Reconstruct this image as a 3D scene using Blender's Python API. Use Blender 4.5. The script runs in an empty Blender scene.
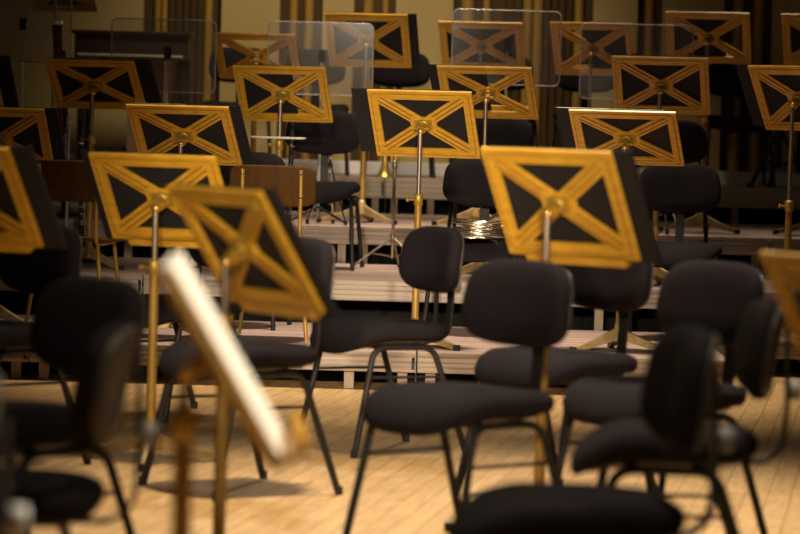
import bpy, bmesh, math, random
from mathutils import Vector, Matrix
R = math.radians
PI = math.pi
random.seed(7)
scene = bpy.context.scene
col = scene.collection

# ------------------------------------------------------------------ materials
def mat(name, color, rough=.5, metal=0., noise=None, spec=.5, bump=None, sheen=0.):
    m = bpy.data.materials.new(name); m.use_nodes = True
    nt = m.node_tree; b = nt.nodes['Principled BSDF']
    b.inputs['Base Color'].default_value = (*color, 1)
    b.inputs['Roughness'].default_value = rough
    b.inputs['Metallic'].default_value = metal
    b.inputs['Specular IOR Level'].default_value = spec
    if sheen:
        b.inputs['Sheen Weight'].default_value = sheen
        b.inputs['Sheen Roughness'].default_value = .5
    if noise:
        sc, c2, stretch = noise            # noise scale, second colour, axis stretch
        tc = nt.nodes.new('ShaderNodeTexCoord'); mp = nt.nodes.new('ShaderNodeMapping')
        mp.inputs['Scale'].default_value = stretch
        nz = nt.nodes.new('ShaderNodeTexNoise'); nz.inputs['Scale'].default_value = sc
        nz.inputs['Detail'].default_value = 5; nz.inputs['Roughness'].default_value = .6
        rp = nt.nodes.new('ShaderNodeValToRGB')
        rp.color_ramp.elements[0].position = .32; rp.color_ramp.elements[1].position = .68
        rp.color_ramp.elements[0].color = (*color, 1); rp.color_ramp.elements[1].color = (*c2, 1)
        L = nt.links.new
        L(tc.outputs['Object'], mp.inputs['Vector']); L(mp.outputs['Vector'], nz.inputs['Vector'])
        L(nz.outputs['Fac'], rp.inputs['Fac']); L(rp.outputs['Color'], b.inputs['Base Color'])
        if bump:
            bp = nt.nodes.new('ShaderNodeBump'); bp.inputs['Strength'].default_value = bump
            bp.inputs['Distance'].default_value = .002
            L(nz.outputs['Fac'], bp.inputs['Height']); L(bp.outputs['Normal'], b.inputs['Normal'])
    return m

M = {
 'gold_wood': mat('varnished golden wood', (.66,.36,.030), .36, 0, (9,(.46,.23,.016),(1,2,5)), bump=.2),
 'groove': mat('dark brown groove strip', (.24,.105,.009), .6, 0, (30,(.28,.12,.012),(1,1,1))),
 'brass': mat('aged brass', (.52,.33,.055), .45, .5, (25,(.36,.21,.025),(1,1,1))),
 'gold_tube': mat('gold lacquered tube', (.44,.27,.045), .5, .3, (14,(.28,.155,.022),(1,1,.4))),
 'cast': mat('worn cast metal', (.46,.29,.09), .45, .5, (18,(.62,.47,.25),(1,1,1))),
 'steel': mat('dull steel rod', (.23,.17,.12), .4, .7, (30,(.34,.27,.2),(1,1,.3))),
 'chrome': mat('polished chrome', (.75,.73,.70), .14, 1.),
 'fabric': mat('charcoal black upholstery', (.0115,.0088,.0100), .95, 0, (160,(.019,.0145,.017),(1,1,1)), .1, .5),
 'shell': mat('dark brown plastic shell', (.050,.036,.022), .48, 0, (20,(.036,.026,.018),(1,1,1))),
 'black_metal': mat('black painted steel', (.014,.012,.011), .5, .0, (40,(.020,.017,.015),(1,1,1)), .3),
 'rubber': mat('black rubber', (.012,.012,.012), .8, 0, (30,(.02,.02,.02),(1,1,1))),
 'folder': mat('black folder card', (.010,.0085,.0095), .7, 0, (50,(.016,.0135,.015),(1,1,1)), .25),
 'paper': mat('white paper', (.86,.81,.72), .7, 0, (6,(.78,.73,.65),(1,1,1))),
 'ply': mat('brown plywood', (.085,.037,.0045), .6, 0, (5,(.055,.022,.003),(6,1,1)), .1),
 'deck': mat('weathered stage deck', (.54,.385,.325), .7, 0, (5,(.20,.13,.105),(.2,6,6)), .3, .2),
 'rail': mat('pale platform edge boards', (.50,.41,.32), .6, 0, (6,(.25,.195,.155),(.2,1,9)), .3, .2),
 'beam': mat('pale timber support', (.42,.32,.22), .7, 0, (8,(.3,.22,.15),(4,4,1))),
 'shade_black': mat('black drape', (.010,.009,.008), .9, 0, (20,(.014,.012,.011),(4,4,1)), .1),  # black put in for the shade in the gaps under the decks
 'wall': mat('olive beige wall panel', (.42,.31,.135), .75, 0, (1.5,(.36,.265,.11),(1,1,.6)), .2),
 'wall_gold': mat('gilded half column', (.40,.235,.045), .5, .15, (8,(.28,.16,.03),(4,4,.5))),
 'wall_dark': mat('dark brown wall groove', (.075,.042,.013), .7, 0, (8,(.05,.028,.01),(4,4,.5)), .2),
 'skirting': mat('pale grey skirting', (.74,.70,.69), .5, 0, (10,(.62,.58,.57),(.3,1,3))),
 'dark_wood': mat('dark walnut case', (.035,.020,.011), .45, 0, (6,(.022,.012,.007),(1,6,6))),
 'rose_wood': mat('reddish brown wood', (.10,.022,.012), .3, 0, (10,(.06,.012,.008),(3,3,.5))),
 'pink_panel': mat('dull reddish panel', (.30,.17,.11), .6, 0, (6,(.22,.12,.08),(4,1,1))),
 'ivory': mat('ivory ring', (.85,.74,.55), .4, 0, (12,(.75,.63,.45),(1,1,1))),
 'horn': mat('silvery brass', (.85,.76,.60), .2, 1.),
 'bell_brass': mat('polished brass', (.85,.55,.14), .34, .85),
 'green': mat('green plastic cap', (.12,.30,.06), .5, 0, (20,(.09,.24,.05),(1,1,1))),
 'label': mat('white paper label', (.6,.6,.56), .6, 0, (20,(.5,.5,.47),(1,1,1))),
 'grey_plastic': mat('grey white plastic knob', (.42,.40,.38), .4, 0, (20,(.34,.32,.3),(1,1,1))),
}
def glass_mat(name, tint, refl, haze=.12):
    m = bpy.data.materials.new(name); m.use_nodes = True
    nt = m.node_tree; nt.nodes.clear(); L = nt.links.new
    out = nt.nodes.new('ShaderNodeOutputMaterial'); mx = nt.nodes.new('ShaderNodeMixShader')
    tr = nt.nodes.new('ShaderNodeBsdfTransparent'); gl = nt.nodes.new('ShaderNodeBsdfGlossy')
    fr = nt.nodes.new('ShaderNodeFresnel'); fr.inputs['IOR'].default_value = refl
    tr.inputs['Color'].default_value = (*tint, 1); gl.inputs['Roughness'].default_value = .06
    df = nt.nodes.new('ShaderNodeBsdfDiffuse'); df.inputs['Color'].default_value = (.6,.55,.5,1); m2 = nt.nodes.new('ShaderNodeMixShader')
    nz = nt.nodes.new('ShaderNodeTexNoise'); nz.inputs['Scale'].default_value = 6; mul = nt.nodes.new('ShaderNodeMath'); mul.operation = 'MULTIPLY'; mul.inputs[1].default_value = haze
    L(nz.outputs['Fac'], mul.inputs[0]); L(mul.outputs[0], m2.inputs[0])
    L(fr.outputs[0], mx.inputs[0]); L(tr.outputs[0], mx.inputs[1]); L(gl.outputs[0], mx.inputs[2])
    L(mx.outputs[0], m2.inputs[1]); L(df.outputs[0], m2.inputs[2]); L(m2.outputs[0], out.inputs[0])
    return m
M['acrylic'] = glass_mat('clear acrylic', (.95,.94,.93), 1.6, .08)  # patchy diffuse haze painted in for the panels' hazy reflections
M['acrylic_edge'] = mat('polished acrylic edge', (.42,.39,.35), .25, 0, (20,(.34,.31,.28),(1,1,1)))
M['bottle'] = glass_mat('clear bottle plastic', (.85,.88,.86), 1.45)

def floor_mat():
    m = bpy.data.materials.new('oak parquet'); m.use_nodes = True
    nt = m.node_tree; b = nt.nodes['Principled BSDF']; L = nt.links.new
    tc = nt.nodes.new('ShaderNodeTexCoord'); mp = nt.nodes.new('ShaderNodeMapping')
    mp.inputs['Rotation'].default_value = (0,0,R(-81))
    br = nt.nodes.new('ShaderNodeTexBrick')
    br.inputs['Scale'].default_value = 1; br.inputs['Brick Width'].default_value = .62
    br.inputs['Row Height'].default_value = .075; br.inputs['Mortar Size'].default_value = .0018
    br.inputs['Color1'].default_value = (.70,.46,.215,1); br.inputs['Color2'].default_value = (.58,.36,.15,1)
    br.inputs['Mortar'].default_value = (.24,.13,.05,1); br.offset = .37
    nz = nt.nodes.new('ShaderNodeTexNoise'); nz.inputs['Scale'].default_value = 3
    mp2 = nt.nodes.new('ShaderNodeMapping'); mp2.inputs['Scale'].default_value = (2,14,1)
    nz.inputs['Detail'].default_value = 6
    mx = nt.nodes.new('ShaderNodeMix'); mx.data_type = 'RGBA'; mx.blend_type = 'MULTIPLY'; mx.inputs[0].default_value = .55
    rp = nt.nodes.new('ShaderNodeValToRGB'); rp.color_ramp.elements[0].color = (.55,.5,.45,1); rp.color_ramp.elements[1].color = (1.1,1.08,1.05,1)
    rp.color_ramp.elements[0].position = .3; rp.color_ramp.elements[1].position = .7
    L(tc.outputs['Object'], mp.inputs['Vector']); L(mp.outputs['Vector'], br.inputs['Vector'])
    L(mp.outputs['Vector'], mp2.inputs['Vector']); L(mp2.outputs['Vector'], nz.inputs['Vector'])
    L(nz.outputs['Fac'], rp.inputs['Fac']); L(br.outputs['Color'], mx.inputs[6]); L(rp.outputs['Color'], mx.inputs[7])
    L(mx.outputs[2], b.inputs['Base Color'])
    b.inputs['Roughness'].default_value = .42; b.inputs['Specular IOR Level'].default_value = .4
    return m
M['floor'] = floor_mat()

# ------------------------------------------------------------------ mesh helpers
class MB:
    def __init__(s): s.v = []; s.f = []; s.sm = []
    def add(s, vs, fs, smooth=False):
        o = len(s.v); s.v += [tuple(v) for v in vs]
        for f in fs: s.f.append(tuple(i+o for i in f)); s.sm.append(smooth)
        return s
    def box(s, x0,x1,y0,y1,z0,z1, M4=None):
        vs = [Vector((x,y,z)) for z in (z0,z1) for y in (y0,y1) for x in (x0,x1)]
        if M4: vs = [M4 @ v for v in vs]
        return s.add(vs, [(0,2,3,1),(4,5,7,6),(0,1,5,4),(2,6,7,3),(0,4,6,2),(1,3,7,5)])
    def tube(s, pts, r, n=10, cap=True):
        pts = [Vector(p) for p in pts]; k = len(pts)
        rr = r if isinstance(r,(list,tuple)) else [r]*k
        t0 = (pts[1]-pts[0]).normalized()
        ref = Vector((0,0,1)) if abs(t0.z) < .9 else Vector((1,0,0))
        nrm = t0.cross(ref).normalized(); vs = []
        for i,p in enumerate(pts):
            if i == 0: t = t0
            elif i == k-1: t = (pts[i]-pts[i-1]).normalized()
            else: t = ((pts[i]-pts[i-1]).normalized()+(pts[i+1]-pts[i]).normalized()).normalized()
            nrm = (nrm - t*nrm.dot(t)).normalized(); bn = t.cross(nrm)
            for j in range(n):
                a = 2*PI*j/n; vs.append(p + (nrm*math.cos(a)+bn*math.sin(a))*rr[i])
        fs = [(i*n+j, i*n+(j+1)%n, (i+1)*n+(j+1)%n, (i+1)*n+j) for i in range(k-1) for j in range(n)]
        s.add(vs, fs, True)
        if cap:
            s.add(vs[:n], [tuple(reversed(range(n)))]); s.add(vs[-n:], [tuple(range(n))])
        return s
    def ribbon(s, pts, wdir, w, th):          # flat bar swept along pts (in a plane), width along wdir
        pts = [Vector(p) for p in pts]; W = Vector(wdir).normalized(); vs = []; k = len(pts)
        for i,p in enumerate(pts):
            t = (pts[min(i+1,k-1)]-pts[max(i-1,0)]).normalized(); nn = t.cross(W).normalized()
            vs += [p+W*w/2+nn*th/2, p-W*w/2+nn*th/2, p-W*w/2-nn*th/2, p+W*w/2-nn*th/2]
        fs = [(i*4+j, i*4+(j+1)%4, (i+1)*4+(j+1)%4, (i+1)*4+j) for i in range(k-1) for j in range(4)]
        fs += [(3,2,1,0), tuple((k-1)*4+j for j in range(4))]
        return s.add(vs, fs)
    def lathe(s, prof, n=24, M4=None):        # prof: (r,z) list about Z
        vs = []
        for r,z in prof:
            for j in range(n):
                a = 2*PI*j/n; v = Vector((r*math.cos(a), r*math.sin(a), z)); vs.append(M4 @ v if M4 else v)
        k = len(prof)
        fs = [(i*n+j, i*n+(j+1)%n, (i+1)*n+(j+1)%n, (i+1)*n+j) for i in range(k-1) for j in range(n)]
        s.add(vs, fs, True)
        if prof[0][0] > 1e-4: s.add(vs[:n], [tuple(reversed(range(n)))])
        if prof[-1][0] > 1e-4: s.add(vs[-n:], [tuple(range(n))])
        return s
    def mesh(s, name, m, bevel=0):
        me = bpy.data.meshes.new(name); me.from_pydata(s.v, [], s.f)
        me.materials.append(M[m]); me.validate()
        for p,q in zip(me.polygons, s.sm): p.use_smooth = q
        bm = bmesh.new(); bm.from_mesh(me)
        bmesh.ops.recalc_face_normals(bm, faces=bm.faces)
        if bevel:
            es = [e for e in bm.edges if len(e.link_faces) == 2 and e.calc_face_angle(0) > .6]
            bmesh.ops.bevel(bm, geom=es, offset=bevel, segments=2, affect='EDGES', profile=.5)
        bm.to_mesh(me); bm.free()
        return me
    def build(s, name, m, parent=None, bevel=0):
        return link(name, s.mesh(name, m, bevel), parent)

def link(name, me, parent=None):
    o = bpy.data.objects.new(name, me); col.objects.link(o)
    if parent: o.parent = parent
    return o
def tag(o, label=None, cat=None, group=None, kind=None):
    if label: o['label'] = label
    if cat: o['category'] = cat
    if group: o['group'] = group
    if kind: o['kind'] = kind
    return o
def empty(name, loc, rz=0):
    o = bpy.data.objects.new(name, None); o.empty_display_size = .05; col.objects.link(o)
    o.location = loc; o.rotation_euler = (0,0,rz); return o
KIDS = {}
def copy_tree(o, parent=None):
    c = o.copy(); col.objects.link(c)
    if parent: c.parent = parent
    for ch in list(o.children): copy_tree(ch, c)
    return c
def arc(c, r, a0, a1, n, u, v):
    c=Vector(c);u=Vector(u);v=Vector(v)
    return [c+u*r*math.cos(a0+(a1-a0)*i/n)+v*r*math.sin(a0+(a1-a0)*i/n) for i in range(n+1)]
def fillet(pts, r, n=5):
    P=[Vector(p) for p in pts]; out=[P[0]]
    for i in range(1,len(P)-1):
        a=(P[i-1]-P[i]); b=(P[i+1]-P[i]); d=min(r,a.length*.45,b.length*.45)
        p0=P[i]+a.normalized()*d; p2=P[i]+b.normalized()*d
        for k in range(n+1):
            t=k/n; out.append(p0*(1-t)**2+P[i]*2*t*(1-t)+p2*t*t)
    out.append(P[-1]); return out

def cushion(a, b, exp, rings, deform, n=44):
    """rounded pad: rings (inset, height) from underside to top; deform(x, y, h) -> point"""
    mb = MB(); vs = []
    for ins,h in rings:
        aa, bb = a-ins, b-ins
        for j in range(n):
            t = 2*PI*j/n; c, s_ = math.cos(t), math.sin(t)
            x = aa*math.copysign(abs(c)**(2/exp), c); y = bb*math.copysign(abs(s_)**(2/exp), s_)
            vs.append(deform(x,y,h))
    k = len(rings)
    fs = [(i*n+j, i*n+(j+1)%n, (i+1)*n+(j+1)%n, (i+1)*n+j) for i in range(k-1) for j in range(n)]
    for o in (0,(k-1)*n):                       # close both faces with strips across the short way
        for j in range(n//2):
            q = (o+j, o+(j+1)%n, o+(n-j-1)%n, o+(n-j)%n)
            fs.append(tuple(dict.fromkeys(q)))
    return mb.add(vs, fs, True)

# ------------------------------------------------------------------ levels
Z1, Z2, Z3, Z4 = .1745, .393, .604, .841
Y1, Y2, Y3, Y4, YW = 13.87, 15.72, 17.65, 20.4, 21.55

# ------------------------------------------------------------------ setting
tag(MB().box(-7,7,0,22.2,-.08,0).build('floor','floor'), kind='structure')

# back wall: flat panels between clusters of grooves and gilded half columns
ZB, ZT = Z4, 4.6
s_w = 3100/YW
def wx(px): return (px-400)/s_w + .18
strips = [(-60,72,'b'),(72,111,'b'),(111,121,'d'),(121,128,'g'),(128,135,'g'),(135,171,'p'),(171,180,'g'),(180,189,'d'),(189,247,'b'),
 (247,256,'d'),(256,265,'g'),(265,271,'d'),(271,281,'g'),(281,290,'d'),(290,321,'b'),(321,330,'d'),(330,341,'g'),(341,349,'d'),(349,356,'g'),(356,363,'d'),
 (363,420,'b'),(420,428,'d'),(428,442,'g'),(442,450,'d'),(450,458,'g'),(458,466,'d'),(466,490,'p'),(490,500,'g'),(500,511,'g'),(511,541,'p'),(541,551,'g'),(551,560,'d'),
 (560,604,'b'),(604,612,'d'),(612,621,'g'),(621,629,'d'),(629,690,'b'),(690,699,'d'),(699,711,'g'),(711,720,'d'),(720,731,'g'),(731,739,'d'),(739,767,'b'),
 (767,782,'d'),(782,790,'g'),(790,800,'p'),(800,812,'g'),(812,822,'d'),(822,880,'b')]
W = MB()
W.box(wx(-60),wx(880),YW+.13,YW+.25,ZB,ZT)
for x0,x1,k in strips:
    if k == 'b': W.box(wx(x0),wx(x1),YW,YW+.13,ZB,ZT)
tag(W.build('wall_back','wall'), kind='structure')
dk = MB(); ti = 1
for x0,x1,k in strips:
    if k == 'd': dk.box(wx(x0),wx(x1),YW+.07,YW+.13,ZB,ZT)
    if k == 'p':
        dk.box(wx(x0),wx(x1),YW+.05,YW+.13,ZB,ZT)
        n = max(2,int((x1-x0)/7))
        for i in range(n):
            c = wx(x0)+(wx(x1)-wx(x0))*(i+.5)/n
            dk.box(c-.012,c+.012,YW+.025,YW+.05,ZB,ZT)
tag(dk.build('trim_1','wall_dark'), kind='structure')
gm = MB()
for x0,x1,k in strips:
    if k == 'g':
        c=(wx(x0)+wx(x1))/2; r=(wx(x1)-wx(x0))/2*.96
        pr=[(c-r,YW+.12)]+[(c-r*math.cos(a),YW+.06-r*1.1*math.sin(a)) for a in [PI*i/10 for i in range(11)]]+[(c+r,YW+.12)]
        n=len(pr); vs=[(x,y,ZB) for x,y in pr]+[(x,y,ZT) for x,y in pr]
        gm.add(vs,[(i,i+1,n+i+1,n+i) for i in range(n-1)],True)
tag(gm.build('trim_2','wall_gold'), kind='structure')
bb = MB(); bb.box(wx(-60),wx(880),YW-.045,YW-.005,ZB,ZB+.075); bb.box(wx(-60),wx(880),YW-.035,YW-.005,ZB+.075,ZB+.09)
tag(bb.build('baseboard_back','skirting',bevel=.004), kind='structure')

# ------------------------------------------------------------------ riser platforms
def platform(x0,x1,y0,y1,ztop,zbase,rail_h,label,latch=True):
    t = empty('stage_platform', (x0,y0,zbase)); tag(t,label,'stage platform','wooden stage platforms in tiers')
    w, d, h = x1-x0-.006, y1-y0-.004, ztop-zbase
    MB().box(0,w,.035,d,h-.045,h).build('deck','deck',t)
    e = MB(); k = 4; hh = (rail_h)/k          # front edge: grooved boards
    for i in range(k):
        za = h-rail_h+i*hh
        e.box(0,w,0,.035,za+.004,za+hh-(0 if i==k-1 else .002))
    e.box(0,w,.008,.035,h-rail_h,h-.004)
    e.build('edge_board','rail',t,bevel=.0015)
    for fx in ([.06,.30,w-.30,w-.06] if w > .9 else [.06,w-.06]):
        MB().box(fx-.022,fx+.022,.05,.095,0,h-.046).build('support_leg','beam',t)
        MB().box(fx-.022,fx+.022,d-.12,d-.06,0,h-.046).build('support_leg','beam',t)
    bkx = MB(); n=60                           # black sheet added to stand in for the shade under the deck
    vs=[]
    for i in range(n+1):
        x=w*i/n; y=.40+.012*math.sin(i*1.9)
        vs += [(x,y,0),(x,y,h-.046),(x,y+.006,h-.046),(x,y+.006,0)]
    fs=[]
    for i in range(n):
        for j in range(4): fs.append((i*4+j,i*4+(j+1)%4,(i+1)*4+(j+1)%4,(i+1)*4+j))
    fs += [(0,1,2,3),(n*4+3,n*4+2,n*4+1,n*4)]
    bkx.add(vs,fs,True).build('shade_sheet','shade_black',t)
    if latch:
        l=MB(); l.box(w-.02,w-.006,-.008,0,h-rail_h*.85,h-.03); l.tube([(w-.013,-.012,h-rail_h*.5),(w-.013,-.012,h-.025)],.006,8)
        l.build('latch','black_metal',t)
    return t
rows = [
 (Y1,Y2,Z1,[(-5.3,-3.4),(-3.4,-1.65),(-1.65,.09),(.09,1.5)],.093,'lowest'),
 (Y2,Y3,Z2,[(-5.3,-3.3),(-3.3,-1.3),(-1.3,.72),(.72,2.7),(2.7,4.7)],.10,'second'),
 (Y3,Y4,Z3,[(-5.3,-3.2),(-3.2,-1.25),(-1.25,-.27),(-.27,1.73),(1.73,3.7),(3.7,5.3)],.10,'third'),
 (Y4,YW+.02,Z4,[(-5.3,-2.1),(-2.1,-.11),(-.11,1.9),(1.9,3.8),(3.8,5.3)],.135,'top'),
]
WH = {
 ('lowest',1):'left section of the lowest platform tier, under the wooden chairs and left music stands',
 ('lowest',2):'wide section of the lowest platform tier behind the centre chairs, left of the dark latch',
 ('lowest',3):'lowest tier platform section from the dark edge latch to its open right end',
 ('second',1):'left section of the second platform tier, below the left wooden chair back',
 ('second',2):'middle section of the second platform tier, carrying the thin grey tripod',
 ('second',3):'right section of the second platform tier, with the water bottle on it',
 ('third',1):'left section of the third platform tier, behind the far left music stands',
 ('third',2):'narrow section of the third platform tier with the chrome tripod legs on it',
 ('third',3):'third tier platform section behind the chair carrying the horn',
 ('third',4):'right section of the third platform tier, below the black tripod stand',
 ('top',1):'left section of the top platform tier along the back wall, below the dark keyboard',
 ('top',2):'centre section of the top platform tier, with the brass trumpet on its edge',
 ('top',3):'right section of the top platform tier, under the black tripod stand',
}
for y0,y1,z,mods,rh,nm in rows:
    for i,(a,b) in enumerate(mods):
        lab = WH.get((nm,i))
        if lab is None: continue
        zb = 0
        platform(a,b,y0,y1,z,zb,rh,lab)
platform(1.53,3.4,15.25,Y2,Z1,0,.085,'short lowest tier platform at the far right, set back beside the open end',False)

# ------------------------------------------------------------------ the orchestra chair
def make_chair():
    root = empty('orchestra_chair',(0,0,0))
    def seat_def(x,y,h):
        f = max(0,(-y-.06)/.165); r_ = max(0,(y-.14)/.09)
        return (x, y, .445+h - .062*f*f + .010*r_*r_ + .010*(x/.23)**2)
    rings=[(.05,-.036),(.012,-.034),(.002,-.022),(0,-.006),(.006,.010),(.022,.022),(.05,.027),(.10,.027),(.15,.025),(.19,.024),(.222,.0235)]
    cushion(.235,.225,3.3,rings,seat_def).build('seat','fabric',root)
    pan=[(.06,-.047),(.045,-.047),(.035,-.036),(.06,-.034)]
    cushion(.235,.225,3.3,pan,seat_def).build('seat_pan','shell',root)
    T = R(9)
    def back_def(off):
        def f(x,z,h):
            xx = x*(1-.05*z/.12)
            y = h - .85*x*x
            p = Vector((xx, off+y, z)); p = Matrix.Rotation(-T,4,'X') @ p
            return (p.x, p.y+.235, p.z+.725)
        return f
    br=[(.02,.022),(.004,.020),(0,.010),(0,-.004),(.008,-.018),(.022,-.026),(.05,-.031),(.08,-.032),(.10,-.032),(.1205,-.032)]
    cushion(.205,.122,3.4,br,back_def(0)).build('backrest','fabric',root)
    bs=[(.1205,.034),(.09,.034),(.045,.035),(.03,.0355),(.008,.029),(.004,.0225),(.05,.0215)]
    cushion(.205,.122,3.4,bs,back_def(0)).build('back_shell','shell',root)
    bar=[(0,.03,.398),(0,.22,.398)]+arc((0,.22,.468),.07,-PI/2,-.1,7,(0,1,0),(0,0,1))+[(0,.296,.55),(0,.292,.62),(0,.290,.74)]
    MB().ribbon(bar,(1,0,0),.042,.010).build('back_bar','black_metal',root,bevel=.002)
    kb=MB(); Mk=Matrix.Translation((0,.297,.625))@Matrix.Rotation(-PI/2,4,'X')
    kb.lathe([(0,0),(.020,0),(.025,.008),(.024,.030),(0,.034)],14,Mk).build('height_knob','grey_plastic',root)
    for sx in (-1,1):
        x=.205*sx; xf=.232*sx
        path=fillet([(xf,-.205,.012),(x,-.125,.392),(x,.115,.392),(xf,.245,.012)],.05,6)
        fr=MB().tube(path,.0115,10).build('side_frame','black_metal',root)
        for y,k in ((-.208,0),(.249,0)):
            MB().tube([(xf,y,0),(xf,y,.028)],.0128,10).build('foot_cap','rubber',fr)
        MB().tube([(x*1.035,-.158,.285),(x*1.035,.155,.285)],.0055,8).build('stretcher_rod','black_metal',fr)
    for y in (-.085,.075):
        MB().box(-.205,.205,y-.012,y+.012,.383,.401).build('seat_rail','black_metal',root)
    return root
chair0 = make_chair(); used=[0]
def chair(x,y,z,yaw,label,group,dh=0):
    o = copy_tree(chair0)
    for ch in o.children:                       # the backrest height is adjustable
        if ch.name.split('.')[0] in ('backrest','back_shell','height_knob'): ch.location.z = dh
    used[0]+=1
    o.location=(x,y,z); o.rotation_euler=(0,0,R(yaw)); tag(o,label,'chair',group); return o
GF='black upholstered chairs on the stage floor'; G1='black chairs on the lowest platform'; G2='black chairs on the second platform'; G4='black chairs on the top platform'
FL=[
 (.170,8.45,-49,-.02,'black upholstered chair at the centre, empty seat before the nearest centre stand post'),
 (-.070,11.3,-62,-.025,'black upholstered chair just in front of the lowest platform edge, under the sharpest golden stand'),
 (-.512,9.95,-56,-.03,'black upholstered chair partly behind the tilted blurred golden stand at left centre'),
 (.510,9.95,-50,.0,'black upholstered chair whose back is hidden behind the large golden stand right of centre'),
 (.738,8.85,-52,-.025,'black upholstered chair with rounded back turned leftward, behind the two near right chairs'),
 (-.92,7.50,-47,-.055,'black upholstered chair with large rounded back in the left foreground, left of a golden post'),
 (-1.39,10.55,-45,-.035,'black upholstered chair at the left edge, behind the large left foreground chair back'),
 (-.862,4.5,-88,-.03,'very blurred black chair cut by the bottom left corner, nearest chair on the left'),
 (-.795,6.05,-90,-.055,'black chair seen edge-on with brown back shell, lower left foreground'),
 (.338,6.05,-84,-.035,'black chair with its tall back in the lower right foreground, seat along the bottom edge'),
 (.652,7.5,-92,-.05,'black chair seen edge-on at the right edge with curved back bar under its seat'),
 (-.884,12.4,-52,-.02,'black upholstered chair farthest left of centre on the floor, hidden behind golden stands'),
]
for x,y,a,d,l in FL: chair(x,y,0,a,l,GF,d)
for x,y,a,l in [(1.343,15.22,-10,'black chair facing forward on the lowest platform, right of the large golden stand'),
 (.38,15.28,-8,'black chair on the lowest platform with a horn lying on its seat'),
 (-.81,15.28,-8,'black chair on the lowest platform behind the right wooden chair back')]: chair(x,y,Z1,a,l,G1,.015)
for x,y,a,l in [(-.468,17.0,-6,'black chair on the second platform left of the sharpest golden stand, chrome tripod behind'),
 (1.456,17.0,-6,'black chair on the second platform behind the front right chair back'),
 (.491,17.0,-6,'black chair on the second platform behind the dim golden stand above the horn')]: chair(x,y,Z2,a,l,G2,.02)
for x,y,l in [(-1.12,20.86,'black chair by the back wall behind the dim stand at upper left'),
 (-.605,20.86,'black chair by the back wall seen through the clear shield left of centre'),
 (-.031,20.86,'black chair by the back wall below the tall centre stand with a black folder'),
 (.667,20.86,'black chair by the back wall behind the clear shield right of centre'),
 (1.237,20.86,'black chair by the back wall behind the right clear shield'),
 (2.27,21.15,'black chair by the back wall in the dark upper right, between two dark stands')]: chair(x,y,Z4,2,l,G4)
def drop(o):
    for ch in list(o.children): drop(ch)
    bpy.data.objects.remove(o)
drop(chair0)

# ------------------------------------------------------------------ music stands
WD, HD = .50, .35
def lattice():
    m=MB(); t=.013; rw=.046; a,b=WD/2,HD/2
    m.box(-a,a,0,t,b-rw,b); m.box(-a,a,0,t,-b,-b+rw)
    m.box(-a,-a+rw,0,t,-b+rw,b-rw); m.box(a-rw,a,0,t,-b+rw,b-rw)
    ia,ib=a-rw*.55,b-rw*.55
    for sx in (-1,1):
        for sz in (-1,1):
            L=math.hypot(ia,ib); ang=math.atan2(ib*sz,ia*sx)
            Mr=Matrix.Rotation(-ang,4,'Y')
            m.box(.02,L-.012,.0012,t-.001,-.026,.026,Mr)
            m.box(.05,L-.03,-.0028,.004,-.0075,.0075,Mr)
    m.box(-.062,.062,-.002,t,-.036,.036)
    for z in (b-rw*.5,-b+rw*.5): m.box(-a+.03,a-.03,-.0022,.004,z-.007,z+.007)
    for x in (-a+rw*.5,a-rw*.5): m.box(x-.007,x+.007,-.0022,.004,-b+.04,b-.04)
    return m.mesh('lattice_frame','gold_wood',.0012)
def grooves():  # thin dark brown strips set slightly proud of the boards
    m=MB(); rw=.046; a,b=WD/2,HD/2; y0,y1=-.0032,.002; g=.0016
    for z in (b-rw*.36,-b+rw*.36): m.box(-a+.022,a-.022,y0+.001,y1,z-g,z+g)
    for x in (a-rw*.36,-a+rw*.36): m.box(x-g,x+g,y0+.001,y1,-b+.022,b-.022)
    ia,ib=a-rw*.55,b-rw*.55
    for sx in (-1,1):
        for sz in (-1,1):
            L=math.hypot(ia,ib); Mr=Matrix.Rotation(-math.atan2(ib*sz,ia*sx),4,'Y')
            for q in (-.0105,.0105): m.box(.062,L-.03,y0,y1,q-g,q+g,Mr)
    return m.mesh('groove_line','groove')
def ledge(dz):
    m=MB(); b=HD/2+dz
    m.box(-.19,.19,.002,.07,-b-.030,-b-.016); m.box(-.19,.19,.0,.012,-b-.016,-b+.004); m.box(-.19,.19,.058,.07,-b-.016,-b+.004)
    return m.mesh('ledge','gold_wood',.0012)
def bracket():
    m=MB(); m.box(-.042,.042,-.007,-.002,-.026,.026); m.lathe([(0,0),(.030,0),(.030,.008),(.024,.014),(0,.014)],22,Matrix.Translation((0,-.004,0))@Matrix.Rotation(PI/2,4,'X')); m.box(-.016,.016,-.045,-.012,-.020,.014)
    m.tube([(-.036,-.030,-.004),(.036,-.030,-.004)],.008,10)
    return m.mesh('bracket','brass',.002)
def knob():
    m=MB(); m.lathe([(0,0),(.012,.001),(.016,.008),(.013,.018),(.006,.022),(0,.022)],14,Matrix.Translation((0,-.046,-.004))@Matrix.Rotation(PI/2,4,'X'))
    return m.mesh('knob','bell_brass')
OUT=.70
def lower_post():
    m=MB(); m.tube([(0,0,.07),(0,0,OUT)],.0165,16); return m.mesh('lower_post','gold_tube')
def collar():
    m=MB(); m.lathe([(.017,OUT-.05),(.021,OUT-.048),(.021,OUT-.004),(.016,OUT+.004),(.011,OUT+.004)],16)
    m.tube([(-.02,0,OUT-.025),(-.046,0,OUT-.025)],.005,8); m.tube([(-.046,0,OUT-.025),(-.056,0,OUT-.025)],.011,10)
    return m.mesh('collar','brass')
def base():
    m=MB(); m.lathe([(.0,.135),(.018,.135),(.021,.12),(.026,.09),(.040,.066),(.045,.05),(.03,.045),(0,.045)],18)
    return m.mesh('base_hub','cast')
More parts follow.
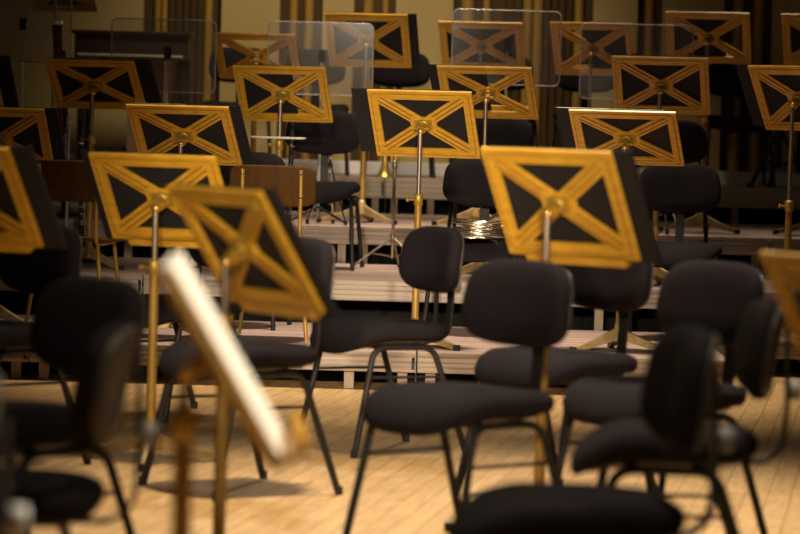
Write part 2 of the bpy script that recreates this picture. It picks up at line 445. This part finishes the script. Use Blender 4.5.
def base_leg(a):
    m=MB(); d=Vector((math.cos(a),math.sin(a),0)); w=Vector((-math.sin(a),math.cos(a),0)); vs=[]
    st=[(.015,.112,.052,.020),(.05,.094,.048,.020),(.11,.070,.034,.019),(.19,.042,.014,.016),(.255,.026,.004,.014),(.272,.022,.002,.014)]
    for r,zt,zb,hw in st:
        vs += [d*r+w*hw+Vector((0,0,zb)), d*r+w*hw*.55+Vector((0,0,zt)), d*r-w*hw*.55+Vector((0,0,zt)), d*r-w*hw+Vector((0,0,zb))]
    k=len(st); fs=[(i*4+j,i*4+(j+1)%4,(i+1)*4+(j+1)%4,(i+1)*4+j) for i in range(k-1) for j in range(4)]+[(3,2,1,0),tuple((k-1)*4+j for j in range(4))]
    m.add(vs,fs); return m.mesh('base_leg','cast',.002)
def leg_tip(a):
    m=MB(); d=Vector((math.cos(a),math.sin(a),0)); m.tube([d*.262+Vector((0,0,0)),d*.262+Vector((0,0,.026))],.017,10); return m.mesh('rubber_tip','rubber')
ME=dict(lat=lattice(),led=ledge(-.004),flush=ledge(-.030),grv=grooves(),bra=bracket(),kno=knob(),pos=lower_post(),col=collar(),hub=base(),legs=[base_leg(R(k)) for k in (90,210,330)],tips=[leg_tip(R(k)) for k in (90,210,330)])
def stand(C,yaw,tilt,z0,label,group,rz_base=0,tray=False):
    Cx,Cy,Cz=C; off=.055
    rootp=Vector((Cx,Cy,0))+Matrix.Rotation(yaw,3,'Z')@Vector((0,-off*math.cos(tilt),0))
    t=empty('music_stand',(rootp.x,rootp.y,z0),yaw); tag(t,label,'music stand',group)
    zc=Cz-z0
    def dk(o):
        o.location=(0,off*math.cos(tilt),zc); o.rotation_euler=(tilt,0,0); return o
    d=dk(link('lattice_frame',ME['lat'],t)); dk(link('ledge',ME['led' if z0==0 else 'flush'],t)); g=link('groove_line',ME['grv'],d)
    b=dk(link('bracket',ME['bra'],t)); link('knob',ME['kno'],b)
    link('lower_post',ME['pos'],t); link('collar',ME['col'],t)
    top=zc-.022-math.sin(tilt)*.03
    if top>OUT-.1: MB().tube([(0,0,OUT-.12),(0,0,max(top,OUT-.05))],.0105,12).build('upper_rod','steel',t)
    MB_e=link('base_hub',ME['hub'],t); MB_e.rotation_euler=(0,0,R(rz_base))
    for k in range(3):
        g=link('base_leg',ME['legs'][k],t); g.rotation_euler=(0,0,R(rz_base)); link('rubber_tip',ME['tips'][k],g)
    if tray:
        cushion(.15,.055,2.4,[(.02,-.006),(0,-.002),(0,.004),(.01,.006),(.06,.006)],lambda x,y,h:(x,y-.03,OUT+.012+h)).build('tray','paper',t)
    return t
def folder(C,yaw,tilt,x0,x1,label,group,white=False,deep=True):
    Cx,Cy,Cz=C
    o=empty('music_folder' if not white else 'sheet_music',C)
    Mx=Matrix.Translation(C)@Matrix.Rotation(yaw,4,'Z')@Matrix.Rotation(tilt,4,'X')
    o.matrix_world=Mx; tag(o,label,'music folder' if not white else 'sheet music',group)
    zb=-HD/2-(.0108 if deep else -.0148); zt=HD/2+.002; mid=(x0+x1)/2
    if white:
        m=MB(); m.box(x0,mid-.002,.015,.030,zb,zt); m.box(mid+.002,x1,.015,.027,zb,zt-.004); m.build('pages','paper',o,bevel=.002)
        m=MB(); m.box(x0-.004,x1+.004,.0132,.0148,zb,zt+.003); m.build('cover','label',o)
    else:
        m=MB(); m.box(x0,x1,.0134,.0162,zb,zt); m.box(x0,x0+.003,.0162,.026,zb,zt); m.box(x1-.003,x1,.0162,.026,zb,zt); m.build('cover','folder',o)
        m=MB(); m.box(x0+.008,mid-.003,.0166,.024,zb+.002,zt-.006); m.box(mid+.003,x1-.008,.0166,.023,zb+.002,zt-.006); m.build('pages','paper',o)
    return o
ST={
'S1':((.090,14.25,1.194),-17.9,30.8,Z1,(-.33,.22)),
'E':((.462,9.14,.969),-43.3,25.7,0,(-.22,.315)),
'S3':((-.398,7.80,.867),-59.1,32.4,0,(-.22,.295)),
'S4':((-.825,10.70,.912),-25.5,31.7,0,(-.285,.20)),
'S5':((-1.35,9.45,.936),-30,32,0,(-.2,.325)),
'S6':((-1.019,14.40,1.112),-15.5,40.3,Z1,(-.22,.30)),
'S7':((-1.637,16.40,1.356),-13.5,43.9,Z2,(-.2,.335)),
'S8':((-1.951,15.0,1.067),-11.8,32.7,Z1,(-.2,.31)),
'S9':((-.640,16.30,1.332),-12.4,36.0,Z2,(-.235,.06)),
'S10':((-.226,18.40,1.682),-11.7,28.4,Z3,(-.245,.30)),
'S11':((.430,16.10,1.367),-13.9,42.0,Z2,(-.30,.0)),
'S12':((1.028,14.30,1.156),-16.3,46.0,Z1,(-.315,.2)),
'S13':((1.327,16.10,1.430),-12.1,35.2,Z2,(-.235,.24)),
'S14':((1.902,15.00,1.369),-42.8,29.0,Z1,(-.33,.17)),
'S15':((1.797,18.50,1.757),-11.7,32.9,Z3,(-.235,.10)),
'S16':((-.891,18.60,1.571),-9.3,40.9,Z3,None),
'S17':((.447,18.40,1.669),-9.4,39.7,Z3,(-.22,.21)),
'S18':((1.113,18.50,1.671),-17.7,28.9,Z3,(-.04,.22)),
'S20':((2.488,18.50,1.763),-15.2,33.2,Z3,(-.2,.2)),
'S21':((-2.385,16.40,1.340),-9.8,34.7,Z2,(-.2,.33)),
'S22':((1.03,6.90,.77),-55,30,0,(-.2,.24)),
'S23':((-.3095,5.2,.793),-87.6,31,0,'w'),
'S19':((-2.333,20.85,2.042),-24.2,28.7,Z4,(-.2,.2)),
}
D={ # what sets each stand apart
'S1':'sharpest golden wooden music stand at the centre, in focus, brightly lit',
'E':'large golden wooden music stand right of centre in front of the horn',
'S3':'blurred golden wooden music stand at left centre, strongly tilted leftward',
'S4':'golden wooden music stand at left, its gold post reaching down to the floor',
'S5':'golden wooden music stand cut by the left edge at mid height',
'S6':'golden wooden music stand behind the left centre stand, above the right wooden chair',
'S7':'dim brown music stand at upper left beside the bassoon',
'S8':'dim golden music stand cut by the left edge, above the left wooden chair',
'S9':'golden music stand with a pale tray on its post, left of the sharpest stand',
'S10':'tall golden music stand at top centre with a black folder sticking out right',
'S11':'half empty golden music stand right behind the sharpest stand, below a clear shield',
'S12':'bright golden music stand right of centre, behind the large golden stand',
'S13':'golden music stand at upper right, squarely facing the viewer',
'S14':'dark brown music stand cut by the right edge, bluish folder edge at its left',
'S15':'dark music stand at top right near the back wall, above the squarely facing stand',
'S16':'empty thin looking music stand at upper left, wall showing through its frame',
'S17':'dim music stand at top centre seen through a clear shield',
'S18':'dim music stand at top right of centre between two clear shields',
'S20':'very dark music stand at the top right corner',
'S21':'very dark music stand at the far left edge below the clear shield',
'S22':'blurred golden music stand cut by the right edge in the foreground',
'S23':'nearest blurred music stand seen edge-on at lower left, carrying white sheet music',
'S19':'dark music stand cut by the top edge at upper left',
}
FD={'S1':'black folder on the sharpest centre stand, sticking out at its left','E':'black folder on the large stand right of centre, sticking out at its right','S3':'black folder on the strongly tilted blurred stand','S4':'black folder on the left stand whose gold post reaches the floor','S5':'black folder on the stand cut by the left edge at mid height','S6':'black folder on the stand above the right wooden chair','S7':'black folder on the dim stand beside the bassoon','S8':'black folder on the dim stand above the left wooden chair','S9':'narrow black folder on the stand with the pale tray','S10':'black folder sticking out right of the tall top centre stand','S11':'narrow black folder on the half empty stand below a clear shield','S12':'black folder on the bright stand behind the large right stand','S13':'black folder on the squarely facing upper right stand','S14':'dark bluish black folder on the stand cut by the right edge','S15':'black folder on the dark top right stand near the wall','S17':'black folder on the dim stand seen through a clear shield','S18':'narrow black folder on the dim stand between two clear shields','S20':'black folder on the very dark top right corner stand','S21':'black folder on the very dark far left stand','S22':'black folder on the blurred foreground stand at the right edge','S19':'black folder on the dark stand cut by the top edge'}
BR={'E':20,'S22':60,'S3':10,'S1':5,'S4':-35,'S12':20}
for k,(C,yw,tl,z0,fo) in ST.items():
    tr={Z1:'music stands on the lowest platform',Z2:'music stands on the second platform',Z3:'music stands on the third platform',0:'music stands on the stage floor',Z4:'music stands by the back wall'}[z0]
    stand(C,R(yw),R(tl),z0,D[k],tr,BR.get(k,0),k=='S9')
    if fo=='w': folder(C,R(yw),R(tl),-.23,.23,'white sheet music seen edge-on on the nearest blurred stand',None,True)
    elif fo: folder(C,R(yw),R(tl),fo[0],fo[1],FD[k],'black music folders on the stands',False,z0==0)

# ------------------------------------------------------------------ clear acrylic sound shields
def shield(px0,px1,py0,py1,Y,rodpx,label):
    s=3100/Y; roll=.028
    cx=(px0+px1)/2; w=(px1-px0)/s; h=(py1-py0)/s
    X=(cx-400)/s+.0; cy=(py0+py1)/2
    X=(cx-400 - (267-cy)*roll)/s
    zc=1.19-(cy-roll*(cx-400)-125)/s
    t=empty('sound_shield',(X,Y,Z3)); tag(t,label,'sound shield','clear acrylic sound shields')
    zl=zc-Z3; a,b=w/2,h/2; r=.035; pr=[]
    for (sx,sz,a0) in ((1,1,0),(-1,1,90),(-1,-1,180),(1,-1,270)):
        for i in range(7):
            an=R(a0+15*i); pr.append((sx*(a-r)+r*math.cos(an), sz*(b-r)+r*math.sin(an)))
    n=len(pr)
    m=MB(); m.add([(x,-.003,zl+z) for x,z in pr],[tuple(range(n))]); 
    m.add([(x,.003,zl+z) for x,z in pr],[tuple(reversed(range(n)))])
    m.build('panel','acrylic',t)
    m=MB(); ring=[(x,0,zl+z) for x,z in pr]; m.tube(ring+[ring[0]],.0035,8,False)
    m.build('rim','acrylic_edge',t)
    xr=(rodpx-cx)/s
    m=MB(); m.tube([(xr,.012,.03),(xr,.012,zl)],.008,10); m.build('rod','label',t)
    m=MB(); m.box(xr-.02,xr+.02,-.008,.022,zl-.02,zl+.05); m.build('clamp','black_metal',t)
    m=MB()
    for k in range(3):
        an=R(90+120*k); m.tube([(xr,.012,.10),(xr+.2*math.cos(an),.012+.2*math.sin(an),.008)],.008,8)
    m.build('tripod_base','black_metal',t)
shield(-26,72,-8,62,17.95,24,'clear sound shield at the upper left corner')
shield(112,216,20,92,17.95,168,'clear sound shield in the dark upper left, over the keyboard')
shield(268,373,23,95,17.95,322,'clear sound shield left of the tall top centre stand')
shield(452,560,11,85,17.95,507,'clear sound shield at top centre in front of a dim stand')
shield(580,692,25,100,17.95,634,'clear sound shield in the dark upper right')

# ------------------------------------------------------------------ old wooden chairs
def make_wood_chair():
    t=empty('wooden_chair',(0,0,0))
    def bd(x,z,h): return (x, .19+h-.55*x*x+.10*z, .715+z)
    cushion(.20,.095,6,[(.01,.006),(0,.004),(0,-.004),(.01,-.006),(.09,-.006)],bd).build('backrest','ply',t)
    def sd(x,y,h): return (x,y,.45+h-.02*max(0,(-y-.1)/.1)**2)
    cushion(.20,.20,5,[(.01,-.007),(0,-.004),(0,.004),(.01,.007),(.15,.005)],sd).build('seat','ply',t)
    for sx in (-1,1):
        x=.135*sx
        u=MB(); u.tube(fillet([(x,-.16,.43),(x,.20,.43),(x,.215,.5),(x,.212,.70),(x,.218,.79)],.05,5),.0095,10); u=u.build('back_tube','gold_tube',t)
        for z in (.66,.77):
            MB().lathe([(0,.0),(.008,0),(.006,.006),(0,.007)],10,Matrix.Translation((x,.222,z))@Matrix.Rotation(-PI/2,4,'X')).build('screw','chrome',u)
        for y,yf in ((-.15,-.19),(.17,.24)):
            MB().tube([(x,y,.43),(x*1.35,yf,.0)],.0095,10).build('leg','gold_tube',t)
    return t
w0=make_wood_chair(); tag(w0,'old brown plywood chair with gold tubes, left one behind the left edge stands','chair','old plywood chairs on the lowest platform')
w0.location=(-1.49,14.30,Z1+.004); w0.rotation_euler=(0,0,R(172))
w1=copy_tree(w0); w1.location=(-.585,14.45,Z1+.004); w1.rotation_euler=(0,0,R(176))
w1['label']='old brown plywood chair with gold tubes, right one beside the strongly tilted stand'

# ------------------------------------------------------------------ instruments and small things
def horn():
    c=Vector((.385,15.10,Z1+.482)); t=empty('french_horn',c,R(190)); tag(t,'silvery brass horn lying on the black chair seat','horn')
    m=MB()
    for k,(r,z,sq) in enumerate(((.132,.014,.95),(.118,.036,.9),(.098,.055,1.0),(.134,.072,.85))):
        m.tube([(r*math.cos(a),r*sq*math.sin(a),z+.006*math.sin(2*a+k)) for a in [2*PI*i/40 for i in range(41)]],.0075,8,False)
    m.build('coiled_tubing','horn',t)
    b=MB(); pth=[(r,z) for r,z in ((.0,.064),(.018,.062),(.030,.05),(.046,.032),(.078,.014),(.125,.002),(.127,.0),(.078,.010),(.042,.028),(.026,.046),(.016,.057),(.0,.059))]
    b.lathe(pth,30,Matrix.Translation((.045,.03,-.002)))
    b.build('bell','horn',t)
    v=MB()
    for i in range(3): v.tube([(-.05+.035*i,-.02,.012),(-.05+.035*i,-.02,.066)],.014,12)
    v.build('valves','chrome',t)
    v=MB()
    for i in range(3): v.ribbon([(-.05+.035*i,-.03,.062),(-.05+.035*i,-.07,.068),(-.05+.035*i,-.10,.06)],(1,0,0),.014,.003)
    v.build('levers','chrome',t)
    v=MB(); v.tube(fillet([(.12,-.05,.03),(.0,-.125,.04),(-.16,-.12,.05)],.05,6),.0055,8); v.lathe([(.004,0),(.006,.03),(.012,.05),(.013,.055),(.009,.055)],12,Matrix.Translation((-.155,-.12,.05))@Matrix.Rotation(-PI/2,4,'Y')); v.build('leadpipe','bell_brass',t)
horn()

def trumpet(x,y,z):
    t=empty('trumpet',(x,y,z),R(20)); tag(t,'polished brass trumpet standing bell down on the top platform edge','trumpet')
    m=MB(); m.lathe([(.061,0),(.062,.002),(.054,.012),(.043,.028),(.033,.05),(.025,.078),(.018,.115),(.012,.17),(.0095,.26)],26); m.build('bell','bell_brass',t)
    m=MB(); m.tube(fillet([(0,0,.25),(0,0,.44),(.075,0,.44),(.075,0,.10),(.06,0,.08),(.045,0,.10),(.045,0,.33)],.035,7),.0065,10); m.build('tubing','bell_brass',t)
    m=MB()
    for i in range(3): m.tube([(.02,-.014,.19+.028*i),(.09,-.014,.19+.028*i)],.011,12)
    m.build('valves','bell_brass',t)
trumpet(-.118,20.50,Z4)

def clarinet(name,x,y,z,h,lean,label,m1='black_metal',cat='clarinet'):
    t=empty(name,(x,y,z+.09*abs(math.sin(R(lean))))); t.rotation_euler=(0,R(lean),0); tag(t,label,cat)
    MB().lathe([(.0,0),(.09,0),(.09,.012),(.02,.02),(.012,.08),(.008,.16),(0,.165)],16).build('peg','black_metal',t)
    MB().lathe([(.034,.045),(.036,.05),(.024,.09),(.016,.14),(.014,.2),(.0135,h-.12),(.012,h-.08),(.015,h-.075),(.010,h),(0,h)],18).build('body',m1,t)
    k=MB()
    for i in range(9):
        zz=.22+i*(h-.42)/9; k.lathe([(0,0),(.011,0),(.011,.006),(0,.007)],10,Matrix.Translation((0,-.014,zz))@Matrix.Rotation(PI/2,4,'X'))
        if i%2==0: k.tube([(.012,-.010,zz-.02),(.016,-.012,zz+.06)],.003,6)
    for zz in (.2,h*.5,h-.14): k.lathe([(.0145,zz),(.0165,zz+.002),(.0165,zz+.012),(.0145,zz+.014)],16)
    k.tube([(.014,-.010,.2),(.014,-.010,h-.2)],.0025,6)
    k.build('keys','chrome',t)
clarinet('bass_clarinet',-.615,16.75,Z2,.80,1,'long black woodwind with silver keys standing behind the pale tray',cat='woodwind')
clarinet('clarinet',-1.735,16.9,Z2,.78,-2,'dark woodwind with silver keys standing below the dim upper left stand',cat='woodwind')

def bassoon():
    t=empty('bassoon',(-1.925,17.79,Z3+.008)); t.rotation_euler=(0,R(-4),0); tag(t,'dark red bassoon standing upright with a pale ivory ring at its top','bassoon')
    MB().lathe([(0,0),(.10,0),(.10,.015),(.03,.03),(.02,.09),(0,.09)],18).build('peg','black_metal',t)
    MB().lathe([(0,.085),(.032,.085),(.034,.10),(.034,.5),(.03,.51),(0,.51)],18).build('boot_joint','rose_wood',t)
    MB().lathe([(.018,.505),(.020,.8),(.026,.95),(.030,1.10),(.022,1.10),(.018,1.0),(0,1.0)],20).build('long_joint','rose_wood',t)
    MB().lathe([(.029,1.098),(.036,1.102),(.036,1.122),(.030,1.128),(.022,1.122),(.021,1.09)],22).build('bell_ring','ivory',t)
    MB().tube([(.028,0,.505),(.032,0,.95)],.012,12).build('wing_joint','rose_wood',t)
    k=MB()
    for i in range(7): k.lathe([(0,0),(.010,0),(.010,.006),(0,.007)],10,Matrix.Translation((0,-.034,.16+.05*i))@Matrix.Rotation(PI/2,4,'X'))
    k.tube([(.02,-.032,.14),(.02,-.032,.48)],.003,6); k.build('keys','chrome',t)
bassoon()

def keyboard():                # dark keyboard percussion instrument by the back wall
    x0=(74-400)/150.; x1=(188-400)/150.; w=x1-x0
    t=empty('keyboard_instrument',((x0+x1)/2-.04,20.95,Z4)); tag(t,'dark wooden keyboard instrument by the back wall, reddish front panel, behind the bassoon','keyboard')
    a=w/2
    m=MB(); m.box(-a,a,-.22,.22,.74,.90); m.box(-a-.02,a+.02,-.24,.24,.90,.925); m.build('case','dark_wood',t,bevel=.004)
    m=MB(); m.box(-a+.02,a-.02,-.235,-.22,.76,.78); m.box(-a+.02,a-.02,-.30,-.22,.735,.755); m.build('key_shelf','dark_wood',t)
    k=MB()
    for i in range(24): k.box(-a+.03+i*(w-.06)/24,-a+.03+(i+.92)*(w-.06)/24,-.298,-.235,.756,.768)
    k.build('keys','ivory',t)
    m=MB(); m.box(-.02,.22,-.16,-.14,.08,.74); m.build('front_panel','pink_panel',t)
    for sx in (-1,1):
        for y in (-.2,.17): MB().box(sx*(a-.05)-.025,sx*(a-.05)+.025,y,y+.05,0,.74).build('leg','dark_wood',t)
    m=MB(); m.box(-a+.06,a-.06,-.12,-.08,.10,.15); m.build('pedal_rail','dark_wood',t)
keyboard()

def tripod(name,x,y,z,h,rad,zj,m,label,r=.012,ang=90,cat='tripod stand',cap='rubber',brace=True):
    t=empty(name,(x,y,z)); tag(t,label,cat)
    MB().tube([(0,0,zj*.35),(0,0,h)],r,12).build('centre_post',m,t)
    MB().lathe([(r,zj-.03),(r*1.9,zj-.025),(r*1.9,zj+.02),(r,zj+.03)],14).build('collar',m,t)
    MB().lathe([(r,h*.97-.03),(r*1.7,h*.97-.025),(r*1.7,h*.97+.01),(r,h*.97+.015)],14).build('clamp',m,t)
    for k in range(3):
        a=R(ang+120*k); d=Vector((math.cos(a),math.sin(a),0))
        l=MB().tube([d*r+Vector((0,0,zj)),d*rad+Vector((0,0,.012))],r*.75,10).build('leg',m,t)
        MB().tube([d*rad+Vector((0,0,0)),d*rad+Vector((0,0,.03))],r*1.25,10).build('foot_cap',cap,l)
        if brace: MB().tube([Vector((0,0,zj*.4)),d*rad*.5+Vector((0,0,zj*.5))],r*.5,8).build('brace',m,l)
    return t
tripod('instrument_tripod',-.045,17.15,Z2,.60,.23,.17,'steel','thin grey tripod stand left of the sharpest stand post',.0085,200)
tripod('percussion_tripod',2.50,20.66,Z4,.62,.24,.36,'black_metal','black tripod stand with splayed legs on the top platform at right',.021,95)
tripod('chrome_tripod',-.42,17.92,Z3,.42,.13,.33,'chrome','small chrome tripod behind the black chair left of centre',.008,80,brace=False)
tripod('chrome_tripod',1.50,17.95,Z3,.40,.16,.30,'chrome','small chrome tripod behind the front right chair back',.008,40,brace=False)
tripod('slender_pole_stand',-1.83,16.95,Z2,.80,.15,.12,'label','slender white pole stand in the dark at left, below the bassoon',.008,30,brace=False)

def bottle():
    t=empty('water_bottle',(2.05,17.2,Z2)); tag(t,'small clear water bottle with green cap on the second platform at right','bottle')
    MB().lathe([(.0,.0),(.028,0),(.031,.008),(.031,.13),(.028,.15),(.014,.185),(.013,.20)],20).build('body','bottle',t)
    MB().lathe([(.0315,.125),(.0318,.127),(.0295,.146),(.024,.166),(.0235,.166)],20).build('wrapper','label',t)
    MB().lathe([(.0145,.195),(.0155,.196),(.0155,.214),(0,.216)],16).build('cap','green',t)
bottle()

# ------------------------------------------------------------------ lights: concert spots above the stage
def spot(name,loc,tgt,energy,size,blend,rad,color=(1,.80,.55)):
    l=bpy.data.lights.new(name,'SPOT'); l.energy=energy; l.spot_size=R(size); l.spot_blend=blend; l.shadow_soft_size=rad; l.color=color
    o=bpy.data.objects.new(name,l); col.objects.link(o); o.location=loc
    o.rotation_euler=(Vector(tgt)-Vector(loc)).to_track_quat('-Z','Y').to_euler(); return o
WARM=(1,.84,.63)
spot('front_of_house_spot',(-1.4,-7,4.6),(-.05,12.0,.9),10500,8.0,1,.25,WARM)
spot('front_of_house_spot',(1.6,-6,4.6),(.05,12.0,1.0),8500,8.6,1,.25,WARM)
spot('front_of_house_spot',(-.3,-7,3.6),(-.25,17.5,1.4),6800,4.5,1,.25,WARM)
spot('spot_top',(.4,9.5,8.5),(.3,9.4,0),5000,31,1,.5,WARM)
spot('spot_top',(.3,14.5,8.5),(.2,14.4,.2),4300,34,1,.5,WARM)
spot('spot_top',(.1,17.2,8.0),(.1,17.8,.6),3400,26,1,.4,WARM)
spot('front_of_house_spot',(.6,-7,4.2),(-.05,8.6,.85),6000,8.0,1,.25,WARM)
spot('spot_top',(.9,6.4,8.0),(.5,6.9,.4),1700,24,1,.5,WARM)
spot('spot_back',(.3,18.5,8.0),(.3,9.5,.4),1300,26,1,.4,WARM)
spot('spot_side',(3.6,7.6,6.0),(-.3,4.8,.85),4600,22,1,.3,WARM)
spot('spot_back',(2.3,20.0,7.5),(1.75,17.2,.4),750,38,1,.4,WARM)
spot('wall_wash',(-.3,18.9,6.0),(-.3,21.5,1.25),1000,52,1,.4,(1,.83,.55))
w=bpy.data.worlds.new('hall'); scene.world=w; w.use_nodes=True
w.node_tree.nodes['Background'].inputs[0].default_value=(1,.78,.55,1); w.node_tree.nodes['Background'].inputs[1].default_value=.02

# ------------------------------------------------------------------ camera
cam=bpy.data.cameras.new('camera'); co=bpy.data.objects.new('camera',cam); col.objects.link(co)
F=3100.; cam.sensor_width=36; cam.lens=F/800*36; cam.clip_end=100; cam.clip_start=.1
pitch=math.atan(142/F); roll=R(1.6)
co.matrix_world=Matrix.Translation((0,0,1.19))@Matrix.Rotation(PI/2-pitch,4,'X')@Matrix.Rotation(roll,4,'Z')
cam.dof.use_dof=True; cam.dof.focus_distance=14.2; cam.dof.aperture_fstop=3.2
scene.camera=co
vs=scene.view_settings; vs.view_transform='Standard'; vs.look='None'; vs.gamma=1; vs.exposure=0; vs.use_curve_mapping=False
